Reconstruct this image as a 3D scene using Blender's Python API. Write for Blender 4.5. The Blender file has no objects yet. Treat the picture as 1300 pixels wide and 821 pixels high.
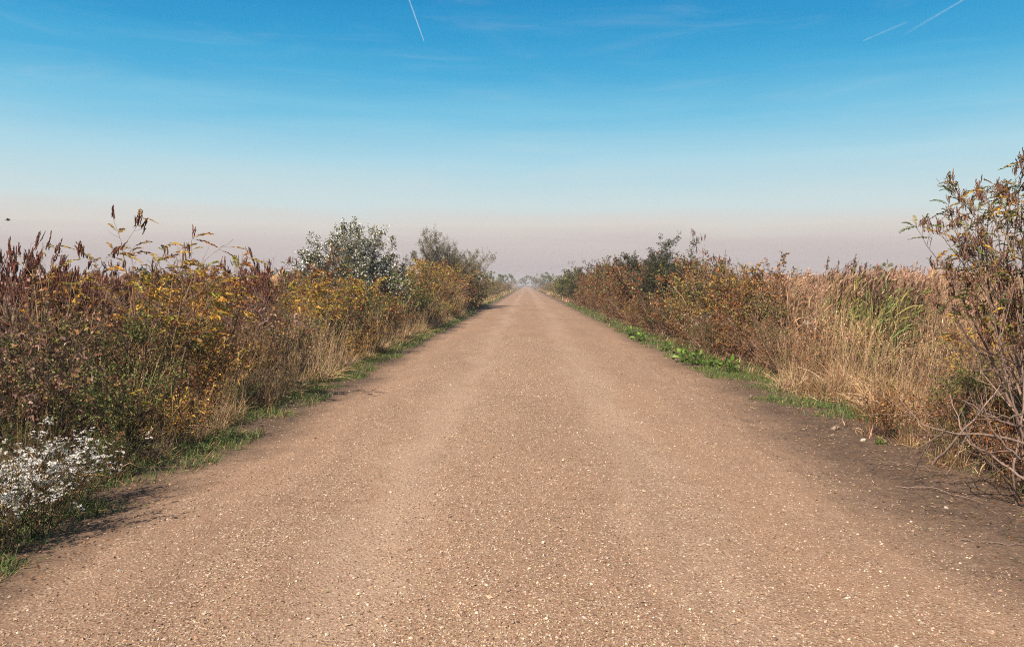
import bpy, math, random
import numpy as np

S = bpy.context.scene
COL = S.collection
R = math.radians
PI = math.pi
EYE, F, HX, HY = 1.6, 1000.0, 668.0, 362.0      # eye height, focal length in photo pixels, vanishing point


def at(px, d, py=None):
    """point of the place seen at a photo pixel at distance d down the road"""
    x = (px - HX) / F * d
    if py is None:
        return x
    return x, EYE - (py - HY) / F * d


ALB = .72          # the palettes below are scaled to real surface albedos for this exposure


# ------------------------------------------------------------------ mesh building
class MB:
    def __init__(self):
        self.v, self.c, self.q, self.t, self.n = [], [], [], [], 0

    def add(self, V, C, Q=None, T=None):
        V = np.asarray(V, float).reshape(-1, 3)
        C = np.asarray(C, float)
        if C.ndim == 1:
            C = np.repeat(C[None, :3], len(V), 0)
        self.v.append(V)
        self.c.append(C[:, :3])
        if Q is not None:
            self.q.append(np.asarray(Q).reshape(-1, 4) + self.n)
        if T is not None:
            self.t.append(np.asarray(T).reshape(-1, 3) + self.n)
        self.n += len(V)

    def arrays(self):
        V = np.concatenate(self.v)
        C = np.concatenate(self.c)
        Q = np.concatenate(self.q) if self.q else np.zeros((0, 4), int)
        T = np.concatenate(self.t) if self.t else np.zeros((0, 3), int)
        return V, C, Q, T

    def mesh(self, name, mat, smooth=True):
        V, C, Q, T = self.arrays()
        me = bpy.data.meshes.new(name)
        me.vertices.add(len(V))
        me.vertices.foreach_set('co', V.astype(np.float32).ravel())
        loops = np.concatenate([Q.ravel(), T.ravel()]).astype(np.int32)
        me.loops.add(len(loops))
        me.loops.foreach_set('vertex_index', loops)
        st = np.concatenate([np.arange(len(Q)) * 4, len(Q) * 4 + np.arange(len(T)) * 3]).astype(np.int32)
        me.polygons.add(len(st))
        me.polygons.foreach_set('loop_start', st)
        me.polygons.foreach_set('use_smooth', np.full(len(st), smooth))
        me.update(calc_edges=True)
        a = me.attributes.new('Col', 'FLOAT_COLOR', 'POINT')
        a.data.foreach_set('color', np.concatenate([C * (ALB if mat in (STONE, PETAL, ICE) else 1.18 * ALB), np.ones((len(C), 1))], 1).astype(np.float32).ravel())
        me.materials.append(mat)
        return me


def unit(a):
    return a / np.maximum(np.linalg.norm(a, axis=-1, keepdims=True), 1e-9)


def perp(D, rs):
    """random unit vectors perpendicular to D"""
    r = rs.normal(size=D.shape)
    return unit(r - D * (r * D).sum(-1, keepdims=True))


def tubes(mb, P, Rr, C, sides=3):
    """P (N,K,3) paths, Rr (N,K) radii, C (N,3) or (N,K,3)"""
    P = np.asarray(P, float)
    N, K, _ = P.shape
    Rr = np.broadcast_to(Rr, (N, K))
    T = unit(np.gradient(P, axis=1))
    ref = np.where(np.abs(T[:, :1, 2:3]) > .8, np.array([1., 0, 0]), np.array([0, 0, 1.]))
    U = unit(np.cross(T, np.broadcast_to(ref, T.shape)))
    W = np.cross(T, U)
    a = np.arange(sides) / sides * 2 * PI
    ring = P[:, :, None] + Rr[:, :, None, None] * (np.cos(a)[None, None, :, None] * U[:, :, None] + np.sin(a)[None, None, :, None] * W[:, :, None])
    C = np.asarray(C, float)
    if C.ndim == 1:
        C = np.broadcast_to(C, (N, 3))
    if C.ndim == 2:
        C = np.broadcast_to(C[:, None], (N, K, 3))
    Cc = np.broadcast_to(C[:, :, None], (N, K, sides, 3)).reshape(-1, 3)
    n, k, s = np.meshgrid(np.arange(N), np.arange(K - 1), np.arange(sides), indexing='ij')
    s2 = (s + 1) % sides
    i = lambda kk, ss: (n * K + kk) * sides + ss
    Q = np.stack([i(k, s), i(k, s2), i(k + 1, s2), i(k + 1, s)], -1).reshape(-1, 4)
    mb.add(ring.reshape(-1, 3), Cc, Q)


def leaves(mb, P, D, L, W, C, rs, fold=.2, droop=.15, flat=0.0):
    """one folded four-cornered leaf each"""
    P = np.asarray(P, float)
    N = len(P)
    D = unit(D)
    U = perp(D, rs)
    if flat:
        h = np.cross(D, np.array([0, 0, 1.])) + 1e-4
        U = unit(U * (1 - flat) + unit(h) * flat)
        U = unit(U - D * (U * D).sum(-1, keepdims=True))
    Nn = np.cross(D, U)
    L = np.broadcast_to(L, N)[:, None]
    W = np.broadcast_to(W, N)[:, None]
    m = P + D * L * .5
    up = Nn * W * fold
    tip = P + D * L - np.array([0, 0, 1.]) * L * droop
    V = np.stack([P, m + U * W * .5 + up, tip, m - U * W * .5 + up], 1).reshape(-1, 3)
    C = np.broadcast_to(np.asarray(C, float), (N, 3))
    mb.add(V, np.repeat(C, 4, 0), np.arange(N * 4).reshape(-1, 4))


def blades(mb, P, D, L, W, C, rs, sag=.4, seg=4, side=None, tip=None):
    """long grass blades that bend over"""
    P = np.asarray(P, float)
    N = len(P)
    D = unit(np.asarray(D, float))
    U = perp(D, rs) if side is None else side
    L = np.broadcast_to(L, N)
    W = np.broadcast_to(W, N)
    sag = np.broadcast_to(sag, N)
    t = np.linspace(0, 1, seg + 1)
    out = D * np.array([1, 1, 0.])
    ctr = P[:, None] + D[:, None] * (L[:, None] * t)[..., None] \
        + (out[:, None] * .4 - np.array([0, 0, 1.])) * ((L * sag)[:, None] * t ** 2.2)[..., None]
    w = W[:, None] * np.where(t < .35, .6 + t * 1.15, (1 - t) / .65 * .98 + .02)
    V = np.stack([ctr - U[:, None] * w[..., None] * .5, ctr + U[:, None] * w[..., None] * .5], 2)
    K = seg + 1
    n, k = np.meshgrid(np.arange(N), np.arange(seg), indexing='ij')
    b = (n * K + k) * 2
    Q = np.stack([b, b + 1, b + 3, b + 2], -1).reshape(-1, 4)
    C = np.broadcast_to(np.asarray(C, float), (N, 3))
    if tip is None:
        Cc = np.repeat(C, K * 2, 0)
    else:
        f = t[None, :, None] ** 2
        Cc = np.repeat((C[:, None] * (1 - f) + np.asarray(tip)[None, None] * f).reshape(-1, 3), 2, 0)
    mb.add(V.reshape(-1, 3), Cc, Q)


def pal(cols, n, rs, jit=.22, w=None):
    """n colours out of a palette, each a little off"""
    cols = np.asarray(cols, float)
    i = rs.choice(len(cols), n, p=None if w is None else np.asarray(w) / np.sum(w))
    c = cols[i] * np.exp(rs.normal(0, jit, (n, 1))) * np.exp(rs.normal(0, jit * .3, (n, 3)))
    return np.clip(c, .003, 1.15)


def path(p, d, L, rs, K=6, up=.0, wig=.12, pull=None):
    pts = [np.array(p, float)]
    d = unit(np.array(d, float))
    for _ in range(K - 1):
        d = unit(d + rs.normal(0, wig, 3) + np.array([0, 0, up]) + (0 if pull is None else pull))
        pts.append(pts[-1] + d * L / (K - 1))
    return np.array(pts)


def kink(d, ang, rs):
    s = perp(d[None], rs)[0]
    return unit(d * math.cos(ang) + s * math.sin(ang))


def woody(rs, base, dirs, lens, r0, levels=3, kids=(4, 4), ratio=.55, ang=(25, 55), up=.06, wig=.1, start=.3, pull=None, K=6):
    """list of levels, each a list of (path, radii)"""
    lev = [[]]
    for d, L in zip(dirs, lens):
        p = path(base + rs.normal(0, .03, 3) * np.array([1, 1, 0]), d, L, rs, K, up, wig, pull)
        lev[0].append((p, np.linspace(r0, r0 * .35, K)))
    for l in range(1, levels):
        cur = []
        for p, rr in lev[-1]:
            L = np.linalg.norm(p[-1] - p[0])
            for _ in range(kids[l - 1]):
                f = rs.uniform(start, .98)
                i = min(int(f * (K - 1)), K - 2)
                fr = f * (K - 1) - i
                q = p[i] * (1 - fr) + p[i + 1] * fr
                d = kink(unit(p[i + 1] - p[i]), R(rs.uniform(*ang)), rs)
                r = (rr[i] * (1 - fr) + rr[i + 1] * fr) * .62
                LL = L * ratio * rs.uniform(.6, 1.2) * (1.15 - .5 * f)
                cur.append((path(q, d, LL, rs, K, up, wig * 1.3, pull), np.linspace(r, r * .3, K)))
        lev.append(cur)
    return lev


def draw(mb, lev, cols, rs, sides=(5, 4, 3, 3), rmin=.0016):
    for l, brs in enumerate(lev):
        if brs:
            P = np.array([b[0] for b in brs])
            rr = np.maximum(np.array([b[1] for b in brs]), rmin)
            tubes(mb, P, rr, pal(cols, len(brs), rs, .15), sides[min(l, 3)])


def sample(brs, n, rs, lo=.15, hi=1.0):
    """n points and directions along a list of branches"""
    P = np.array([b[0] for b in brs])
    K = P.shape[1]
    b = rs.integers(0, len(P), n)
    f = rs.uniform(lo, hi, n) * (K - 1)
    i = np.minimum(f.astype(int), K - 2)
    fr = (f - i)[:, None]
    return P[b, i] * (1 - fr) + P[b, i + 1] * fr, unit(P[b, i + 1] - P[b, i])


# ------------------------------------------------------------------ materials
def nodes_of(m):
    m.use_nodes = True
    nt = m.node_tree
    nt.nodes.clear()
    return nt, nt.nodes, nt.links


def plant_mat(name, trans=.3, rough=.6, spec=.25, vary=.25, grain=0.0):
    m = bpy.data.materials.new(name)
    nt, N, L = nodes_of(m)
    out = N.new('ShaderNodeOutputMaterial')
    at_ = N.new('ShaderNodeAttribute')
    at_.attribute_name = 'Col'
    oi = N.new('ShaderNodeObjectInfo')
    mr = N.new('ShaderNodeMapRange')
    mr.inputs[3].default_value, mr.inputs[4].default_value = 1 - vary, 1 + vary
    L.new(oi.outputs['Random'], mr.inputs[0])
    hs = N.new('ShaderNodeHueSaturation')
    L.new(at_.outputs['Color'], hs.inputs['Color'])
    L.new(mr.outputs[0], hs.inputs['Value'])
    hs.inputs["Saturation"].default_value = 1.03
    col = hs.outputs[0]
    if grain:
        tc = N.new('ShaderNodeTexCoord')
        no = N.new('ShaderNodeTexNoise')
        no.inputs['Scale'].default_value = 90
        mp = N.new('ShaderNodeMapping')
        mp.inputs['Scale'].default_value = (1, 1, .2)
        L.new(tc.outputs['Object'], mp.inputs[0])
        L.new(mp.outputs[0], no.inputs[0])
        m2 = N.new('ShaderNodeMapRange')
        m2.inputs[1].default_value, m2.inputs[2].default_value = .3, .7
        m2.inputs[3].default_value, m2.inputs[4].default_value = 1 - grain, 1 + grain
        L.new(no.outputs[0], m2.inputs[0])
        h2 = N.new('ShaderNodeHueSaturation')
        L.new(col, h2.inputs['Color'])
        L.new(m2.outputs[0], h2.inputs['Value'])
        col = h2.outputs[0]
    b = N.new('ShaderNodeBsdfPrincipled')
    b.inputs['Roughness'].default_value = rough
    b.inputs['Specular IOR Level'].default_value = spec
    L.new(col, b.inputs['Base Color'])
    if trans:
        tr = N.new('ShaderNodeBsdfTranslucent')
        L.new(col, tr.inputs[0])
        mx = N.new('ShaderNodeMixShader')
        mx.inputs[0].default_value = trans
        L.new(b.outputs[0], mx.inputs[1])
        L.new(tr.outputs[0], mx.inputs[2])
        L.new(mx.outputs[0], out.inputs[0])
    else:
        L.new(b.outputs[0], out.inputs[0])
    return m


LEAF = plant_mat('leaf', .2, .6, .18, .38)
DRY = plant_mat('dry_leaf', .15, .8, .08, .38)
TWIG = plant_mat('twig', 0, .75, .15, grain=.35)
PETAL = plant_mat('petal', .3, .7, .1, .06)
SEED = plant_mat('seed', 0, .8, .1, grain=.3)
ICE = bpy.data.materials.new('ice_trail')
STONE = plant_mat('stone', 0, .85, .2, .08, grain=.2)


def ground_mat(name, road):
    """road: gravel running into dirt at its edges; otherwise bare soil and litter"""
    m = bpy.data.materials.new(name)
    nt, N, L = nodes_of(m)
    out = N.new('ShaderNodeOutputMaterial')
    b = N.new('ShaderNodeBsdfPrincipled')
    b.inputs['Roughness'].default_value = .9
    b.inputs['Specular IOR Level'].default_value = .15
    L.new(b.outputs[0], out.inputs[0])
    tc = N.new('ShaderNodeTexCoord')
    P = tc.outputs['Object']

    def noise(scale, detail=4, rough=.6, stretch=None):
        n = N.new('ShaderNodeTexNoise')
        n.inputs['Scale'].default_value = scale
        n.inputs['Detail'].default_value = detail
        n.inputs['Roughness'].default_value = rough
        if stretch:
            mp = N.new('ShaderNodeMapping')
            mp.inputs['Scale'].default_value = stretch
            L.new(P, mp.inputs[0])
            L.new(mp.outputs[0], n.inputs[0])
        else:
            L.new(P, n.inputs[0])
        return n.outputs[0]

    def rng(v, a, b_, c=0., d=1.):
        r = N.new('ShaderNodeMapRange')
        for i, x in zip((1, 2, 3, 4), (a, b_, c, d)):
            r.inputs[i].default_value = x
        L.new(v, r.inputs[0])
        return r.outputs[0]

    def mix(f, a, c, mode='MIX'):
        x = N.new('ShaderNodeMix')
        x.data_type = 'RGBA'
        x.blend_type = mode
        for sock, val in ((x.inputs[0], f), (x.inputs[6], a), (x.inputs[7], c)):
            if isinstance(val, (int, float)):
                sock.default_value = val
            elif isinstance(val, tuple):
                sock.default_value = (*[c_ * ALB for c_ in val], 1)
            else:
                L.new(val, sock)
        return x.outputs[2]

    def math_(op, a, c):
        x = N.new('ShaderNodeMath')
        x.operation = op
        for sock, val in zip(x.inputs, (a, c)):
            if isinstance(val, (int, float)):
                sock.default_value = val
            else:
                L.new(val, sock)
        return x.outputs[0]

    def voro(scale, feature='F1'):
        v = N.new('ShaderNodeTexVoronoi')
        v.inputs['Scale'].default_value = scale
        v.feature = feature
        L.new(P, v.inputs['Vector'])
        return v

    soil = mix(rng(noise(1.3, 6), .3, .7), (.105, .062, .041), (.22, .138, .089))
    soil = mix(rng(noise(7, 6, .75), .42, .62), soil, (.075, .048, .034))
    soil = mix(rng(noise(26, 5, .75), .48, .66), soil, (.26, .178, .122))
    vs = voro(45)
    spk = N.new('ShaderNodeSeparateColor')
    L.new(vs.outputs['Color'], spk.inputs[0])
    soil = mix(math_('MULTIPLY', rng(spk.outputs[0], .9, .92), rng(vs.outputs['Distance'], .34, .28)), soil, (.34, .26, .18))
    soil = mix(math_('MULTIPLY', rng(spk.outputs[1], .86, .88), rng(vs.outputs['Distance'], .4, .3)), soil, (.04, .028, .022))
    hgt = noise(30, 6, .7)
    if road:
        sx = N.new('ShaderNodeSeparateXYZ')
        L.new(P, sx.inputs[0])
        wob = math_('SUBTRACT', noise(.55, 5, .65), .5)
        wob = math_('ADD', math_('MULTIPLY', wob, 1.5), math_('MULTIPLY', math_('SUBTRACT', noise(5, 4, .7), .5), .5))
        far = rng(sx.outputs[1], 8, 14)
        x = math_('ADD', sx.outputs[0], wob)
        x = math_('SUBTRACT', x, math_('MULTIPLY', far, math_('MULTIPLY', rng(x, .5, 2.5), .42)))
        grav = math_('MULTIPLY', rng(x, -2.85, -2.3), rng(x, 3.05, 2.15))
        base = mix(rng(noise(.9, 5, .65, (1, .18, 1)), .3, .7), GRAVEL[0], GRAVEL[1])
        base = mix(math_('MULTIPLY', rng(noise(9, 5, .7), .35, .75), .6), base, GRAVEL[2])
        base = mix(math_('MULTIPLY', rng(noise(.45, 6, .7, (1, .35, 1)), .52, .72), .5), base, (.2, .125, .082))
        for cx in (-.95, .95):
            tr_ = math_('MULTIPLY', rng(math_('ABSOLUTE', math_('ADD', x, -cx), 0), .42, .1), rng(noise(.8, 4, .6, (1, .1, 1)), .35, .6, .2, .65))
            base = mix(tr_, base, (.50, .335, .23))
        # compacted wheel lanes run along the road, loose stones lie between them
        lane = rng(noise(1.0, 3, .5, (1.5, .02, 1)), .35, .65)
        for sc, sel, colr, thr in ((46, 0, (.66, .49, .35), .62), (46, 1, (.16, .095, .06), .8), (90, 0, (.68, .51, .365), .52), (90, 2, (.14, .082, .053), .68), (30, 1, (.74, .59, .46), .94)):
            v = voro(sc)
            sp = N.new('ShaderNodeSeparateColor')
            L.new(v.outputs['Color'], sp.inputs[0])
            msk = math_('MULTIPLY', rng(sp.outputs[sel], thr, thr + .02), rng(v.outputs['Distance'], .42, .3))
            msk = math_('MULTIPLY', msk, rng(lane, 0, 1, .35, .95))
            base = mix(msk, base, colr)
        soil = mix(.2, soil, (.165, .105, .073))
        colr = mix(grav, soil, base)
        hv = voro(48)
        hgt = math_('ADD', math_('MULTIPLY', rng(hv.outputs['Distance'], .5, .0), .8), math_('MULTIPLY', hgt, .8))
    else:
        # dead leaves and old grass lie over the soil away from the road
        colr = mix(rng(noise(.25, 4), .45, .6), soil, (.15, .095, .05))
    L.new(colr, b.inputs['Base Color'])
    bp = N.new('ShaderNodeBump')
    bp.inputs['Strength'].default_value = .55
    bp.inputs['Distance'].default_value = .012
    L.new(hgt, bp.inputs['Height'])
    L.new(bp.outputs[0], b.inputs['Normal'])
    return m


GRAVEL = ((.395, .236, .147), (.30, .175, .108), (.475, .30, .195))

# ------------------------------------------------------------------ scene objects
ROOTS = []


def tag(o, label=None, cat=None, group=None, kind=None):
    for k, v in (('label', label), ('category', cat), ('group', group), ('kind', kind)):
        if v:
            o[k] = v
    return o


def link(name, me, parent=None):
    o = bpy.data.objects.new(name, me)
    COL.objects.link(o)
    if parent:
        o.parent = parent
    return o


def place(proto, name, label, cat, x, y, rz=None, s=1., group=None, z=0., tilt=(0, 0), sz=None, rr=random.Random(5)):
    """proto: list of (part name, mesh).  One Empty per plant, its parts as children that share the mesh data."""
    root = bpy.data.objects.new(name, None)
    root.empty_display_size = .1
    COL.objects.link(root)
    root.location = (x, y, z - .01)
    root.rotation_euler = (R(tilt[0]), R(tilt[1]), rr.uniform(0, 2 * PI) if rz is None else rz)
    root.scale = (s, s, s if sz is None else sz)
    tag(root, label, cat, group)
    for pn, me in proto:
        link(pn, me, root)
    return root


# palettes: real surface colours
YEL = [(.45, .26, .05), (.52, .32, .07), (.37, .20, .04), (.30, .22, .055), (.31, .155, .05)]
YGR = [(.30, .28, .05), (.40, .33, .06), (.20, .21, .045), (.48, .33, .06)]
GRN = [(.085, .125, .03), (.12, .15, .035), (.05, .075, .022), (.18, .18, .045)]
OLV = [(.19, .165, .05), (.14, .135, .045), (.25, .185, .065), (.10, .105, .035)]
RUS = [(.22, .075, .023), (.16, .052, .019), (.30, .115, .03), (.13, .058, .026)]
GLD = [(.40, .225, .05), (.31, .17, .042), (.46, .28, .065), (.22, .165, .048)]
BRN = [(.25, .135, .062), (.18, .09, .045), (.34, .2, .095), (.12, .065, .038)]
MAU = [(.29, .185, .13), (.22, .135, .10), (.36, .24, .175), (.16, .095, .07)]
STR = [(.64, .43, .25), (.50, .32, .18), (.76, .55, .35), (.40, .24, .125)]
SPK = [(.125, .045, .032), (.09, .036, .027), (.16, .065, .042)]
BRK = [(.26, .185, .14), (.20, .14, .11), (.33, .24, .18)]
DBK = [(.09, .066, .055), (.065, .048, .04)]


def radial(n, lo, hi, rs, lean=(0, 0)):
    a = rs.uniform(0, 2 * PI, n)
    t = np.radians(rs.uniform(lo, hi, n))
    return np.stack([np.sin(t) * np.cos(a) + lean[0], np.sin(t) * np.sin(a) + lean[1], np.cos(t)], 1)


def pinnate(mb, P, D, L, C, rs, pairs=8, lw=.42, ll=.23, sag=.35):
    """compound leaves: a rachis with pairs of oval leaflets"""
    n = len(P)
    D = unit(D)
    side = unit(np.cross(D, np.array([0, 0, 1.])) + rs.normal(0, .15, (n, 3)))
    t = np.linspace(.16, 1, pairs)
    L = np.broadcast_to(L, n)
    cen = P[:, None] + D[:, None] * (L[:, None] * t)[..., None] - np.array([0, 0, 1.]) * ((L * sag)[:, None] * t ** 2)[..., None]
    tubes(mb, np.concatenate([P[:, None], cen[:, ::max(1, pairs // 3)]], 1), .0016, C * .8, 3)
    for sg in (1, -1):
        d = D[:, None] * .9 + sg * side[:, None] * .5 - np.array([0, 0, .3]) + rs.normal(0, .16, (n, pairs, 3))
        LL = (L[:, None] * ll * (1 - .35 * np.abs(t - .5) * 2)).ravel()
        leaves(mb, cen.reshape(-1, 3), d.reshape(-1, 3), LL, LL * lw, np.repeat(C, pairs, 0) * np.exp(rs.normal(0, .12, (n * pairs, 1))), rs, .2, .1, flat=.25)


def spikes(mb, P, D, L, rs, cols=SPK, r=.0062, per=5):
    """upright dry seed spikes, several in a bunch"""
    P = np.repeat(P, per, 0)
    D = np.repeat(unit(D), per, 0)
    D = unit(D * .5 + rs.normal(0, .16, D.shape) + np.array([.12, 0, 1.]))
    P = P + rs.normal(0, .012, P.shape) - D * L * rs.uniform(0, .7, (len(P), 1))
    n = len(P)
    K = 9
    t = np.linspace(0, 1, K)
    LL = L * rs.uniform(.6, 1.25, n)
    bend = rs.normal(0, .008, (n, 1, 3))
    pts = P[:, None] + D[:, None] * (LL[:, None] * t)[..., None] + bend * (t ** 2)[None, :, None] + rs.normal(0, .0022, (n, K, 3))
    prof = np.array([.5, .9, 1, 1.05, 1, 1, .95, .85, .45])
    rr = r * prof[None] * rs.uniform(.65, 1.3, (n, K))
    tubes(mb, pts, rr, pal(cols, n, rs, .25), 4)


def indigo(seed, h=1.8, nstem=8, nleaf=70, nspike=26, lc=YEL, lean=(.15, 0), ll=.2, open_=34, mats=(TWIG, LEAF, SEED), kids=(5, 4), barkc=BRK, leafjit=.22):
    rs = np.random.default_rng(seed)
    lev = woody(rs, np.zeros(3), radial(nstem, 4, open_, rs, lean), h * rs.uniform(.75, 1.02, nstem), .011 * h / 1.8, 3, kids, .36, (22, 50), .07, .09, .35)
    st, le, sp = MB(), MB(), MB()
    draw(st, lev, barkc, rs)
    tips = lev[2] + lev[1]
    P, D = sample(tips, nleaf, rs, .4, 1.)
    d = unit(D * .4 + radial(nleaf, 45, 125, rs, (.45, 0)))
    pinnate(le, P, d, ll * rs.uniform(.6, 1.2, nleaf), pal(lc, nleaf, rs, leafjit), rs)
    out = [('stem', st.mesh('indigo_stem', mats[0])), ('foliage', le.mesh('indigo_foliage', mats[1]))]
    if nspike:
        top = sorted(tips, key=lambda b: -b[0][-1][2])[:nspike * 2]
        pick = rs.permutation(len(top))[:nspike]
        P = np.array([top[i][0][-1] for i in pick])
        D = np.array([top[i][0][-1] - top[i][0][-2] for i in pick])
        spikes(sp, P, D, .13, rs)
        out.append(('seed_head', sp.mesh('indigo_seed_head', mats[2])))  # this part is the dry seed spikes, it has no leaves
    return out


def shrub(seed, h=1.6, wide=50, nstem=10, nleaf=2600, cols=GRN, w=None, size=(.02, .04), barkc=DBK, kids=(7, 6), mat=LEAF, lean=(.05, 0), jit=.3, lo=.1, patch=None):
    """rounded bushy shrub of small leaves"""
    rs = np.random.default_rng(seed)
    lev = woody(rs, np.zeros(3), radial(nstem, 3, wide, rs, lean), h * rs.uniform(.6, .95, nstem), .012 * h / 1.6, 3, kids, .42, (25, 65), .04, .14, .15)
    st, le = MB(), MB()
    draw(st, lev, barkc, rs)
    P, D = sample(lev[2] + lev[1], nleaf, rs, lo, 1.)
    P = P + rs.normal(0, .022, P.shape)
    C = pal(cols, nleaf, rs, jit, w)
    if patch is not None:                       # whole twigs of another colour
        k = rs.integers(0, len(P), 9)
        for kk in k:
            m = np.linalg.norm(P - P[kk], axis=1) < rs.uniform(.12, .3) * h / 1.6
            C[m] = pal(patch, int(m.sum()), rs, jit)
    L = rs.uniform(*size, nleaf)
    leaves(le, P, unit(D * .5 + rs.normal(0, 1, P.shape)), L, L * rs.uniform(.4, .65, nleaf), C, rs)
    return [('stem', st.mesh('shrub_stem', TWIG)), ('foliage', le.mesh('shrub_foliage', mat))]


def weed(seed, h=1.2, n=30, cols=BRN, leafc=BRN, rad=.3, lean=(.14, 0), nl=1000, fluff=True):
    """clump of dead upright herb stems with side twigs and curled dry leaves"""
    rs = np.random.default_rng(seed)
    st, le = MB(), MB()
    main = []
    a = rs.uniform(0, 2 * PI, n)
    rr = rad * np.sqrt(rs.uniform(0, 1, n))
    D = radial(n, 0, 30, rs, lean)
    for i in range(n):
        p = path((rr[i] * math.cos(a[i]), rr[i] * math.sin(a[i]), 0), D[i], h * rs.uniform(.55, 1.05), rs, 6, .02, .07)
        main.append((p, np.linspace(.0042, .0018, 6)))
    side = []
    for p, r_ in main:
        for _ in range(5):
            f = rs.integers(2, 5)
            d = kink(unit(p[f + 1] - p[f]), R(rs.uniform(20, 50)), rs)
            side.append((path(p[f], d, h * rs.uniform(.1, .28), rs, 6, .06, .1), np.linspace(.0022, .0012, 6)))
    draw(st, [main, side], cols, rs, (3, 3, 3, 3), .0013)
    P, Dd = sample(main + side * 2, nl, rs, .1, 1)
    L = rs.uniform(.025, .085, nl)
    leaves(le, P, unit(Dd + rs.normal(0, .9, P.shape) - np.array([0, 0, .3])), L, L * rs.uniform(.22, .5, nl), pal(leafc, nl, rs, .3), rs, .4, .3)
    if fluff:
        m = nl // 2
        P, Dd = sample(side, m, rs, .6, 1.05)
        L = rs.uniform(.008, .02, m)
        leaves(le, P + rs.normal(0, .01, P.shape), rs.normal(0, 1, P.shape), L, L * .7, pal(cols, m, rs, .3), rs)
    return [('stem', st.mesh('weed_stem', DRY)), ('foliage', le.mesh('weed_foliage', DRY))]


def straw(seed, h=.9, n=230, cols=STR, rad=.3, nst=26, lean=(.12, 0), sag=(.15, .8), heads=True, w=.0075):
    """tussock of dry grass: blades that arch over, thin stalks with seed heads"""
    rs = np.random.default_rng(seed)
    bl, st = MB(), MB()
    a = rs.uniform(0, 2 * PI, n)
    rr = rad * np.sqrt(rs.uniform(0, 1, n))
    P = np.stack([rr * np.cos(a), rr * np.sin(a), 0 * a], 1)
    blades(bl, P, radial(n, 0, 55, rs, lean), h * rs.uniform(.4, 1., n), w * rs.uniform(.6, 1.4, n), pal(cols, n, rs, .22), rs, rs.uniform(*sag, n), 5)
    out = [('foliage', bl.mesh('straw_blade', DRY))]
    if heads:
        D = radial(nst, 0, 22, rs, lean)
        ps = [(path(P[i], D[i], h * rs.uniform(.9, 1.3), rs, 6, -.02, .05), np.linspace(.0022, .001, 6)) for i in range(nst)]
        draw(st, [ps], cols, rs, (3, 3), .001)
        m = nst * 16
        Q, Dd = sample(ps, m, rs, .8, 1.02)
        L = rs.uniform(.012, .035, m)
        leaves(st, Q, unit(Dd + rs.normal(0, .4, Q.shape)), L, L * .25, pal(cols, m, rs, .2), rs)
        out.append(('stalk', st.mesh('straw_stalk', DRY)))
    return out


def reed_parts(rs, n, h, rad, leafc, stemc, plumec, plume=.7, lean=(.1, 0), nleaf=6, seg=4, pl_n=34, LL=(.25, .5)):
    st, bl, pm = MB(), MB(), MB()
    a = rs.uniform(0, 2 * PI, n)
    rr = rad * np.sqrt(rs.uniform(0, 1, n))
    D = radial(n, 0, 10, rs, lean)
    ps = [(path((rr[i] * math.cos(a[i]), rr[i] * math.sin(a[i]), 0), D[i], h * rs.uniform(.75, 1.05), rs, 6, .0, .03), np.linspace(.005, .002, 6)) for i in range(n)]
    draw(st, [ps], stemc, rs, (3, 3), .0015)
    m = n * nleaf
    P, Dd = sample(ps, m, rs, .25, .95)
    blades(bl, P, unit(Dd * .8 + radial(m, 20, 75, rs, (.5, 0))), rs.uniform(*LL, m), rs.uniform(.014, .026, m), pal(leafc, m, rs, .28), rs, rs.uniform(.1, .6, m), seg)
    k = max(1, int(n * plume))
    tp = np.array([ps[i][0][-1] for i in range(k)])
    td = unit(np.array([ps[i][0][-1] - ps[i][0][-2] for i in range(k)]) + np.array([.02, 0, 0]))
    P = np.repeat(tp, pl_n, 0)
    Dd = np.repeat(td, pl_n, 0)
    t = rs.uniform(-.06, .16, (k * pl_n, 1))
    L = rs.uniform(.03, .09, k * pl_n)
    leaves(pm, P + Dd * t, unit(Dd + rs.normal(0, .33, P.shape) + np.array([.35, 0, 0])), L, L * .2, pal(plumec, k * pl_n, rs, .2), rs)
    return st, bl, pm


def reeds(seed, n=26, h=1.9, rad=.35, leafc=YGR, lean=(.12, 0), plume=.7, **k):
    st, bl, pm = reed_parts(np.random.default_rng(seed), n, h, rad, leafc, [(.25, .19, .08), (.33, .24, .12)], PLM, .95, lean, pl_n=46, **k)
    return [('stem', st.mesh('reed_stem', DRY)), ('foliage', bl.mesh('reed_blade', LEAF)), ('seed_plume', pm.mesh('reed_plume', DRY))]  # last part is the brown seed plumes, separate from the leaf blades


PLM = [(.17, .095, .07), (.13, .07, .055), (.22, .13, .09)]


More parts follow.
